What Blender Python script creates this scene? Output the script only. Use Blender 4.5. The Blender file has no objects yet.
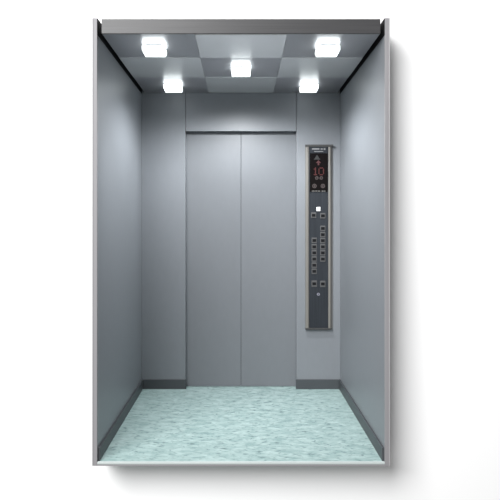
import bpy, bmesh, math, random
from mathutils import Vector, Matrix
random.seed(4)
C = bpy.context.scene.collection
PI = math.pi

# ------------------------------------------------------------------ helpers
def add_box(bm, x0, x1, y0, y1, z0, z1, bevel=0.0, seg=2, mi=0):
    t = bmesh.new()
    bmesh.ops.create_cube(t, size=1.0)
    for v in t.verts:
        v.co = Vector(((x0+x1)/2+v.co.x*(x1-x0), (y0+y1)/2+v.co.y*(y1-y0), (z0+z1)/2+v.co.z*(z1-z0)))
    if bevel > 0:
        bmesh.ops.bevel(t, geom=list(t.edges), offset=bevel, segments=seg, profile=0.5, affect='EDGES')
    for f in t.faces: f.material_index = mi
    me = bpy.data.meshes.new('tmp'); t.to_mesh(me); t.free()
    bm.from_mesh(me); bpy.data.meshes.remove(me)

def add_prism(bm, pts, a0, a1, axis='z'):
    """closed outline pts extruded from a0 to a1 along axis"""
    def P(p, a):
        if axis == 'z': return (p[0], p[1], a)
        if axis == 'y': return (p[0], a, p[1])
        return (a, p[0], p[1])
    lo = [bm.verts.new(P(p, a0)) for p in pts]
    hi = [bm.verts.new(P(p, a1)) for p in pts]
    n = len(pts)
    bm.faces.new(lo); bm.faces.new(hi[::-1])
    for i in range(n):
        bm.faces.new((lo[i], hi[i], hi[(i+1) % n], lo[(i+1) % n]))
    bmesh.ops.recalc_face_normals(bm, faces=list(bm.faces))

def add_ring(bm, cx, cz, ro, ri, y0, y1, n=24):
    for i in range(n):
        a, b = 2*PI*i/n, 2*PI*(i+1)/n
        q = lambda r, t, y: bm.verts.new((cx+r*math.cos(t), y, cz+r*math.sin(t)))
        o0, o1, i0, i1 = [[q(r, t, y) for y in (y0, y1)] for r, t in ((ro, a), (ro, b), (ri, a), (ri, b))]
        bm.faces.new((o0[0], o1[0], i1[0], i0[0])); bm.faces.new((o0[0], o0[1], o1[1], o1[0]))
        bm.faces.new((i0[0], i1[0], i1[1], i0[1])); bm.faces.new((o0[1], i0[1], i1[1], o1[1]))
    bmesh.ops.remove_doubles(bm, verts=list(bm.verts), dist=1e-6)
    bmesh.ops.recalc_face_normals(bm, faces=list(bm.faces))

def obj(name, bm, mat, parent=None, loc=(0, 0, 0)):
    me = bpy.data.meshes.new(name)
    bm.to_mesh(me); bm.free()
    for m in (mat if isinstance(mat, (list, tuple)) else [mat]): me.materials.append(m)
    o = bpy.data.objects.new(name, me); C.objects.link(o)
    o.location = loc
    if parent: o.parent = parent
    return o

def box(name, mat, x0, x1, y0, y1, z0, z1, parent=None, bevel=0.0, seg=2):
    bm = bmesh.new(); add_box(bm, x0, x1, y0, y1, z0, z1, bevel, seg)
    return obj(name, bm, mat, parent)

def tag(o, label, cat, group=None):
    o['label'] = label; o['category'] = cat
    if group: o['group'] = group
    return o

def struct(o, label=None, cat=None):
    o['kind'] = 'structure'
    if label: o['label'] = label
    if cat: o['category'] = cat
    return o

# ------------------------------------------------------------------ materials
def lin(r, g, b):
    f = lambda c: (c/255/12.92) if c/255 <= 0.04045 else ((c/255+0.055)/1.055)**2.4
    return (f(r), f(g), f(b), 1.0)

def mat(name, col, rough=0.5, metal=0.0, spec=0.5, emit=None, estr=0.0, aniso=0.0, arot=0.0):
    m = bpy.data.materials.new(name); m.use_nodes = True
    b = m.node_tree.nodes['Principled BSDF']
    b.inputs['Base Color'].default_value = col
    b.inputs['Roughness'].default_value = rough
    b.inputs['Metallic'].default_value = metal
    b.inputs['Specular IOR Level'].default_value = spec
    if aniso:
        b.inputs['Anisotropic'].default_value = aniso
        b.inputs['Anisotropic Rotation'].default_value = arot
    if emit:
        b.inputs['Emission Color'].default_value = emit
        b.inputs['Emission Strength'].default_value = estr
    return m

def grain(m, col_a, col_b, scale, rough=None):
    """fine brushed grain: colour between two near shades on object coordinates"""
    nt = m.node_tree; b = nt.nodes['Principled BSDF']
    tc = nt.nodes.new('ShaderNodeTexCoord'); mp = nt.nodes.new('ShaderNodeMapping')
    mp.inputs['Scale'].default_value = scale
    ns = nt.nodes.new('ShaderNodeTexNoise'); ns.inputs['Scale'].default_value = 1.0
    ns.inputs['Detail'].default_value = 3.0
    cr = nt.nodes.new('ShaderNodeValToRGB')
    cr.color_ramp.elements[0].position = 0.3; cr.color_ramp.elements[0].color = col_a
    cr.color_ramp.elements[1].position = 0.7; cr.color_ramp.elements[1].color = col_b
    nt.links.new(tc.outputs['Object'], mp.inputs['Vector'])
    nt.links.new(mp.outputs['Vector'], ns.inputs['Vector'])
    nt.links.new(ns.outputs['Fac'], cr.inputs['Fac'])
    nt.links.new(cr.outputs['Color'], b.inputs['Base Color'])
    return m

def k(c, s): return (c[0]*s, c[1]*s, c[2]*s, 1.0)
WALL = (0.190, 0.202, 0.219, 1)
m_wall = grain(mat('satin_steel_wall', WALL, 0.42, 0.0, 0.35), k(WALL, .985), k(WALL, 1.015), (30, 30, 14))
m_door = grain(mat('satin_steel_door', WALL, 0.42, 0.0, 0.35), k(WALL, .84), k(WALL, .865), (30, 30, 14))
m_base = mat('dark_grey_skirting', (0.060, 0.066, 0.072, 1), 0.45, 0, 0.3)
m_edge = mat('brushed_aluminium_edge', (0.255, 0.25, 0.26, 1), 0.5, 0.0, 0.2)
m_bead = mat('bright_aluminium_bead', (0.36, 0.355, 0.365, 1), 0.5, 0.0, 0.2)
m_black = mat('black_gap_shade', (0.006, 0.006, 0.007, 1), 0.7, 0, 0.1)  # black colour standing in for shade in the gaps
m_fascia = grain(mat('dark_brushed_fascia', (0.1, 0.1, 0.105, 1), 0.4, 0.0, 0.4), (0.036, 0.036, 0.038, 1), (0.050, 0.050, 0.052, 1), (2, 40, 160))
m_backdrop = mat('white_backdrop', (0.95, 0.95, 0.95, 1), 0.9, 0, 0.0)
m_dark_tile = mat('brushed_mirror_ceiling_panel', (0.50, 0.50, 0.52, 1), 0.46, 1.0, 0.5)
m_dark_tile.node_tree.nodes['Principled BSDF'].inputs['Coat Weight'].default_value = 0.22
m_dark_tile.node_tree.nodes['Principled BSDF'].inputs['Coat Roughness'].default_value = 0.05
m_pale_tile = mat('pale_glass_ceiling_panel', (0.97, 0.98, 0.98, 1), 0.25, 0.55, 0.5)
m_pale_tile.node_tree.nodes['Principled BSDF'].inputs['Coat Weight'].default_value = 1.0
m_pale_tile.node_tree.nodes['Principled BSDF'].inputs['Coat Roughness'].default_value = 0.3
m_lamp = mat('lit_glass_block', (0.95, 0.97, 0.97, 1), 0.2, 0, 0.5, emit=(0.93, 1.0, 1.0, 1), estr=5.2)
m_rim = mat('satin_silver_rim', (0.5, 0.51, 0.52, 1), 0.5, 0.0, 0.5)
m_chrome = mat('lamp_chrome', (0.6, 0.6, 0.62, 1), 0.2, 1.0)

# floor: pale teal vinyl with darker streaky flecks
m_floor = mat('mottled_teal_vinyl', (0.5, 0.7, 0.68, 1), 0.42, 0, 0.4)
nt = m_floor.node_tree; b = nt.nodes['Principled BSDF']
tc = nt.nodes.new('ShaderNodeTexCoord')
def noise(scale, sx, sy, detail, rough):
    mp = nt.nodes.new('ShaderNodeMapping'); mp.inputs['Scale'].default_value = (sx, sy, 1)
    mp.inputs['Rotation'].default_value = (0, 0, 0.12)
    ns = nt.nodes.new('ShaderNodeTexNoise'); ns.inputs['Scale'].default_value = scale
    ns.inputs['Detail'].default_value = detail; ns.inputs['Roughness'].default_value = rough
    ns.inputs['Distortion'].default_value = 0.6
    nt.links.new(tc.outputs['Object'], mp.inputs['Vector']); nt.links.new(mp.outputs['Vector'], ns.inputs['Vector'])
    return ns
n1 = noise(11, 1.0, 1.9, 5, 0.65)
n2 = noise(24, 1.0, 2.0, 4, 0.6)
r1 = nt.nodes.new('ShaderNodeValToRGB')
r1.color_ramp.elements[0].position = 0.30; r1.color_ramp.elements[0].color = (0.215, 0.32, 0.312, 1)
r1.color_ramp.elements[1].position = 0.68; r1.color_ramp.elements[1].color = (0.415, 0.53, 0.515, 1)
r2 = nt.nodes.new('ShaderNodeValToRGB')
r2.color_ramp.elements[0].position = 0.30; r2.color_ramp.elements[0].color = (0.38, 0.43, 0.45, 1)
r2.color_ramp.elements[1].position = 0.47; r2.color_ramp.elements[1].color = (1, 1, 1, 1)
mx = nt.nodes.new('ShaderNodeMix'); mx.data_type = 'RGBA'; mx.blend_type = 'MULTIPLY'
mx.inputs[0].default_value = 1.0
nt.links.new(n1.outputs['Fac'], r1.inputs['Fac']); nt.links.new(n2.outputs['Fac'], r2.inputs['Fac'])
nt.links.new(r1.outputs['Color'], mx.inputs[6]); nt.links.new(r2.outputs['Color'], mx.inputs[7])
nt.links.new(mx.outputs[2], b.inputs['Base Color'])

# ------------------------------------------------------------------ dimensions
W = 0.775          # inner half width
WO = 0.802         # outer half width
D = 1.485          # depth to the return panels
ZC = 2.310         # ceiling underside
ZT = 2.393         # top of the walls and of the ceiling
DO = 0.433          # door opening half width
ZH = 2.011         # underside of the door header
REC = 0.068        # recess of the doors
YB = 0.235          # plane of the added white backdrop around the car
CW = 0.752         # ceiling half width

# ------------------------------------------------------------------ setting
fl = box('floor', m_floor, -W, W, 0.012, D+REC+0.05, -0.020, 0.0); struct(fl)
tr = box('trim_1', mat('pale_sill', (0.46, 0.51, 0.50, 1), 0.5), -W, W, -0.004, 0.012, -0.012, 0.001, bevel=0.002); struct(tr)
box('sill_nosing', m_edge, -W, W, -0.002, 0.012, -0.020, -0.012, parent=tr)

for s, nm in ((-1, 'left'), (1, 'right')):
    xs = sorted((s*W, s*WO))
    w = box('wall_'+nm, m_wall, xs[0], xs[1], 0.012, D+REC+0.05, -0.022, ZT); struct(w)
    # front edging strip with a bright bead on its outer side
    n = 2 if s < 0 else 3
    e = box('trim_%d' % n, m_edge, *sorted((s*W, s*(WO-0.006))), -0.004, 0.012, -0.020, ZT, bevel=0.0015); struct(e)
    box('bead', m_bead, *sorted((s*(WO-0.006), s*WO)), -0.006, 0.012, -0.020, ZT, parent=e, bevel=0.002)
    # black strip added on the wall top: painted shade of the ceiling gap
    g = box('trim_%d' % (n+2), m_black, *sorted((s*(W-0.0025), s*W)), 0.0, D, 2.302, ZT-0.001); struct(g)
    # skirting along the side wall and on the return panel
    bm = bmesh.new()
    add_box(bm, *sorted((s*(W-0.012), s*W)), 0.012, D, 0.0, 0.074, bevel=0.002)
    add_box(bm, *sorted((s*(DO-0.006), s*(W-0.012))), D-0.012, D, 0.0, 0.074, bevel=0.002)
    struct(obj('baseboard_'+nm, bm, m_base))
    # front return panel beside the doors
    bm = bmesh.new()
    add_box(bm, *sorted((s*DO, s*W)), D, D+0.10, 0.0, ZT, bevel=0.0015)
    struct(obj('wall_back_'+nm, bm, m_wall))

# header over the doors, flush with the returns, a thin joint on each side
hd = box('wall_back_header', m_wall, -DO+0.003, DO-0.003, D+0.0005, D+0.06, ZH, ZT, bevel=0.002); struct(hd)
bk = box('trim_6', m_black, -DO-0.02, DO+0.02, D+0.112, D+0.12, 0.0, ZT); struct(bk)
# two door leaves meeting in the middle
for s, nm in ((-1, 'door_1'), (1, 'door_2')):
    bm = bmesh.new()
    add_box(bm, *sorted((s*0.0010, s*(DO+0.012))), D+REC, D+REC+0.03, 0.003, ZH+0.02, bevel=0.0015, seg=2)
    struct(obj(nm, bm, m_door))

# dropped ceiling: slab, dark front fascia, nine panels, unseen plate added above to block world light
bm = bmesh.new(); add_box(bm, -CW, CW, 0.012, D-0.004, ZC+0.004, ZT-0.004)
cl = obj('ceiling', bm, m_fascia); struct(cl)
box('fascia', m_fascia, -CW, CW, 0.0, 0.012, ZC, ZT-0.004, parent=cl, bevel=0.0015)
box('light_stop_plate', m_black, -WO, WO, YB+0.02, D+0.12, ZT+0.002, ZT+0.012, parent=cl)
cols = [(-CW, -0.2505), (-0.2505, 0.2505), (0.2505, CW)]
rows = [(0.012, 0.476), (0.476, 0.978), (0.978, D-0.004)]
for j in range(3):
    for i in range(3):
        dark = (i+j) % 2 == 0
        (x0, x1), (y0, y1) = cols[i], rows[j]
        g = 0.0008
        p = box('ceiling_panel', m_dark_tile if dark else m_pale_tile, x0+g, x1-g, y0+g, y1-g, ZC-(0.0 if dark else 0.002), ZC+0.004, parent=cl, bevel=0.0006, seg=1)
        p['label'] = 'mirror-finish dark grey ceiling panel' if dark else 'pale satin glass ceiling panel'

# white backdrop added around the car front to catch its shadow
bm = bmesh.new()
R = 6.0
add_box(bm, -R, -WO, YB, YB+0.02, -R, R); add_box(bm, WO, R, YB, YB+0.02, -R, R)
add_box(bm, -WO, WO, YB, YB+0.02, ZT, R); add_box(bm, -WO, WO, YB, YB+0.02, -R, -0.022)
struct(obj('wall_backdrop', bm, m_backdrop))

# ------------------------------------------------------------------ ceiling lights
LX, LZ = 0.50, ZC
def light(x, y, label, power=23.0, angle=66.0, blend=1.0):
    t = bpy.data.objects.new('ceiling_light', None); C.objects.link(t); t.location = (x, y, ZC)
    tag(t, label, 'light', 'square glass block lights on the ceiling')
    box('base_plate', m_chrome, -0.048, 0.048, -0.048, 0.048, -0.009, 0.0, parent=t, bevel=0.001)
    box('glass_block', m_lamp, -0.063, 0.063, -0.064, 0.064, -0.042, -0.009, parent=t, bevel=0.005, seg=3)
    bm = bmesh.new()
    for q in (-1, 1):
        add_box(bm, -0.0645, 0.0645, *sorted((q*0.0595, q*0.0645)), -0.0435, -0.0385, bevel=0.0008, seg=1)
        add_box(bm, *sorted((q*0.0595, q*0.0645)), -0.0595, 0.0595, -0.0435, -0.0385, bevel=0.0008, seg=1)
    obj('rim', bm, m_rim, t)['label'] = 'thin silvery rim around the lower edge'
    ld = bpy.data.lights.new('lamp_beam', 'SPOT'); ld.energy = power; ld.color = (0.96, 0.985, 1.0)
    ld.spot_size = math.radians(angle); ld.spot_blend = blend; ld.shadow_soft_size = 0.03
    lo = bpy.data.objects.new('lamp_beam', ld); C.objects.link(lo); lo.parent = t; lo.location = (0, 0, -0.075)
    return t
light(-LX, 0.244, 'lit white glass block light nearest the left front corner of the ceiling')
light(LX, 0.244, 'lit white glass block light nearest the right front corner of the ceiling')
light(0.0, 0.727, 'lit white glass block light on the middle panel of the ceiling', 94.0, 172.0, 0.50)
light(-LX, 1.22, 'lit white glass block light at the left back of the ceiling, left of the doors')
light(LX, 1.22, 'lit white glass block light at the right back of the ceiling, above the control panel')

# ------------------------------------------------------------------ control panel on the right return
S = 128.8
def PX(x): return (x-241.0)/S
def PZ(y): return 1.278-(y-225.0)/S
cp = bpy.data.objects.new('control_panel', None); C.objects.link(cp)
cp.location = (PX(319.5), D, PZ(329))
tag(cp, 'tall dark elevator control panel with floor buttons and red display right of the doors', 'control panel')
OX, OZ = PX(319.5), PZ(329)
def lx(x): return PX(x)-OX
def lz(y): return PZ(y)-OZ
m_plate = grain(mat('dark_slate_faceplate', (0.05, 0.055, 0.062, 1), 0.5, 0, 0.15), (0.021, 0.024, 0.029, 1), (0.028, 0.032, 0.038, 1), (160, 160, 4))
m_rail = mat('champagne_metal_rail', (0.165, 0.158, 0.145, 1), 0.5, 0.0, 0.3)
m_rail2 = mat('grey_metal_rail', (0.17, 0.17, 0.172, 1), 0.5, 0.0, 0.3)
m_cap = mat('dark_cap', (0.05, 0.05, 0.05, 1), 0.4, 0, 0.4)
m_screen = mat('black_display_glass', (0.004, 0.003, 0.003, 1), 0.3, 0, 0.1)
m_red = mat('red_led', (0.05, 0.008, 0.008, 1), 0.5, 0, 0.3, emit=(0.55, 0.2, 0.18, 1), estr=0.075)
m_icon = mat('dim_icon', (0.05, 0.038, 0.038, 1), 0.5, 0, 0.3)
m_pale = mat('pale_print', (0.19, 0.19, 0.195, 1), 0.5, 0, 0.3)
m_bezel = mat('button_bezel', (0.085, 0.085, 0.087, 1), 0.4, 0.0, 0.25)
m_capb = mat('button_dark_cap', (0.008, 0.008, 0.009, 1), 0.4, 0, 0.15)
m_white = mat('lit_white_button', (0.6, 0.6, 0.6, 1), 0.3, 0, 0.5, emit=(1, 1, 1, 1), estr=0.35)
m_key = mat('key_switch_steel', (0.35, 0.35, 0.42, 1), 0.3, 0.6)

YF = -0.022                       # front of the faceplate (local y)
box('faceplate', m_plate, lx(309.2), lx(328.3), YF, -0.0005, lz(328), lz(146), parent=cp, bevel=0.001)
# rails with a rounded front
def rail(x0, x1, m, name='rail'):
    c, r = (lx(x0)+lx(x1))/2, (lx(x1)-lx(x0))/2
    pts = [(c-r, -0.0005)]
    for q in range(13):
        a = PI*q/12
        pts.append((c-r*math.cos(a), -0.014-0.013*math.sin(a)))
    pts.append((c+r, -0.0005))
    bm = bmesh.new(); add_prism(bm, pts, lz(328.5), lz(145.5))
    o = obj(name, bm, m, cp)
    return o
rail(305.6, 309.3, m_rail)['label'] = 'pale metal rail on the left edge'
rail(328.1, 331.4, m_rail)['label'] = 'pale metal rail on the right edge'
box('side_flange', m_rail2, lx(331.4), lx(333.0), -0.008, -0.0005, lz(328.5), lz(146), parent=cp, bevel=0.002)
box('top_cap', m_cap, lx(305.3), lx(333.2), -0.030, -0.0005, lz(146.8), lz(144.6), parent=cp, bevel=0.0015)
box('bottom_cap', m_cap, lx(305.4), lx(331.8), -0.030, -0.0005, lz(329.6), lz(328), parent=cp, bevel=0.0015)

# nameplate strip above the display
npn = box('nameplate', m_plate, lx(310.4), lx(327.2), YF-0.003, YF, lz(153), lz(147.3), parent=cp, bevel=0.001)
bm = bmesh.new()
add_box(bm, lx(312.0), lx(319.4), YF-0.0042, YF-0.003, lz(149.7), lz(148.2))
add_box(bm, lx(320.6), lx(322.8), YF-0.0042, YF-0.003, lz(149.7), lz(148.4))
add_box(bm, lx(323.6), lx(325.4), YF-0.0042, YF-0.003, lz(149.9), lz(148.2))
add_box(bm, lx(314.2), lx(323.2), YF-0.0042, YF-0.003, lz(151.9), lz(151.1))
obj('lettering', bm, m_pale, npn)['label'] = 'pale lettering'

# display
ds = box('display', m_screen, lx(309.8), lx(327.6), YF-0.004, YF, lz(192.0), lz(153.3), parent=cp, bevel=0.001)
ds['label'] = 'black display glass with dim red signs'
y0, y1 = YF-0.0052, YF-0.004
# dark bell-shaped emblem at the top
bm = bmesh.new()
pts = []
for q in range(17):
    u = -1+2*q/16
    pts.append((lx(317.0+3.2*u), lz(159.3-4.2*math.exp(-3.0*u*u))))
pts = [(lx(313.8), lz(159.6))]+pts+[(lx(320.2), lz(159.6))]
add_prism(bm, pts, y0, y1, 'y'); obj('emblem', bm, mat('grey_emblem', (0.018, 0.018, 0.018, 1), .5), ds)
# up arrow
bm = bmesh.new()
add_prism(bm, [(lx(318.4), lz(160.2)), (lx(321.0), lz(163.0)), (lx(319.2), lz(163.0)), (lx(319.2), lz(165.2)), (lx(317.6), lz(165.2)), (lx(317.6), lz(163.0)), (lx(315.8), lz(163.0))], y0, y1, 'y')
obj('arrow', bm, mat('dim_red_led', (0.05, 0.01, 0.012, 1), .5, emit=(0.5, 0.16, 0.16, 1), estr=0.03), ds)
# dot-matrix digits 1 0
def dots(rows_, cx, top, w, pitch):
    bm = bmesh.new()
    for r, row in enumerate(rows_):
        for c, ch in enumerate(row):
            if ch == '#':
                x, y = cx+(c-(w-1)/2)*pitch, top+r*pitch
                add_box(bm, lx(x-0.42*pitch), lx(x+0.42*pitch), y0, y1, lz(y+0.42*pitch), lz(y-0.42*pitch))
    return bm
one = ['.#.', '##.', '.#.', '.#.', '.#.', '.#.', '###']
zero = ['.###.', '#...#', '#...#', '#...#', '#...#', '#...#', '.###.']
obj('digit', dots(one, 315.4, 168.0, 3, 1.12), m_red, ds)
obj('digit', dots(zero, 321.2, 168.0, 5, 1.12), m_red, ds)
# two small signs under the digits
for cx in (316.8, 321.2):
    bm = bmesh.new(); add_ring(bm, lx(cx), lz(178), 1.7/S, 0.7/S, y0, y1, 16); obj('sign', bm, m_icon, ds)
# round symbols at the foot of the display, with a figure dot inside, and a line of print
for cx in (314.4, 322.8):
    bm = bmesh.new(); add_ring(bm, lx(cx), lz(186), 2.2/S, 1.3/S, y0, y1, 20)
    add_box(bm, lx(cx-0.6), lx(cx+0.6), y0, y1, lz(187.0), lz(185.0))
    obj('symbol', bm, m_icon, ds)
bm = bmesh.new()
for a, c in ((311.8, 314.6), (315.2, 317.2), (317.8, 320.0), (321.6, 323.4), (323.9, 325.4)):
    add_box(bm, lx(a), lx(c), y0, y1, lz(191.5), lz(190.7))
obj('print_line', bm, mat('dim_print', (0.15, 0.145, 0.14, 1), .5), ds)

# buttons
def button(x, y, hw=2.6, hh=2.75, dark=1.0):
    bm = bmesh.new()
    X0, X1, Z0, Z1 = lx(x-hw), lx(x+hw), lz(y+hh), lz(y-hh)
    add_box(bm, X0, X1, YF-0.004, YF, Z0, Z1, bevel=0.0022)
    bb = obj('button', bm, m_bezel, cp)
    bm = bmesh.new()
    add_box(bm, lx(x-1.85*dark), lx(x+1.85*dark), YF-0.0056, YF-0.004, lz(y+1.4), lz(y-1.4), bevel=0.0007)
    c = obj('button_cap', bm, m_capb, bb); c['label'] = 'black button cap'
    return bb
button(313.6, 215.2); button(322.8, 215.8)
for y in (228.4, 234.6, 240.6, 246.8, 252.8, 259.0): button(322.8, y)
for y in (240.4, 246.8, 252.8, 259.0, 265.2, 271.3): button(314.2, y)
button(314.2, 283.7, 2.7, 3.2); button(322.8, 283.9, 2.7, 3.2)
wb = box('call_button', m_white, lx(316.4), lx(320.4), YF-0.006, YF, lz(211.2), lz(207.0), parent=cp, bevel=0.003, seg=3)
wb['label'] = 'bright white lit square button'
# key switch low on the panel
bm = bmesh.new()
n = 20
pts = [(lx(318.4)+1.5/S*math.cos(2*PI*q/n), lz(294.3)+1.5/S*math.sin(2*PI*q/n)) for q in range(n)]
add_prism(bm, pts, YF-0.003, YF, 'y')
ks = obj('key_switch', bm, m_key, cp)
box('key_slot', m_capb, lx(318.15), lx(318.65), YF-0.0036, YF-0.003, lz(295.2), lz(293.4), parent=ks)

# ------------------------------------------------------------------ light outside the car
wd = bpy.data.worlds.new('world'); bpy.context.scene.world = wd; wd.use_nodes = True
bg = wd.node_tree.nodes['Background']; bg.inputs['Color'].default_value = (1, 1, 1, 1)
bg.inputs['Strength'].default_value = 0.30
ad = bpy.data.lights.new('added_key_light', 'AREA'); ad.shape = 'SQUARE'; ad.size = 4.0; ad.energy = 750  # unseen lamp added to whiten the backdrop and cast the car's shadow
ao = bpy.data.objects.new('added_key_light', ad); C.objects.link(ao)
ao.location = (-2.6, -4.9, 4.3)
ao.rotation_euler = (Vector((0, 0.2, 1.2))-Vector(ao.location)).to_track_quat('-Z', 'Y').to_euler()

# ------------------------------------------------------------------ camera
cd = bpy.data.cameras.new('camera'); cam = bpy.data.objects.new('camera', cd); C.objects.link(cam)
cam.location = (0, -3.321, 1.278); cam.rotation_euler = (PI/2, 0, 0)
cd.sensor_width = 36.0; cd.lens = 36.0*616/500
cd.shift_x = 9/500; cd.shift_y = -25/500
bpy.context.scene.camera = cam
vs = bpy.context.scene.view_settings
vs.view_transform = 'Standard'; vs.look = 'None'; vs.exposure = 0.0; vs.gamma = 1.0; vs.use_curve_mapping = False
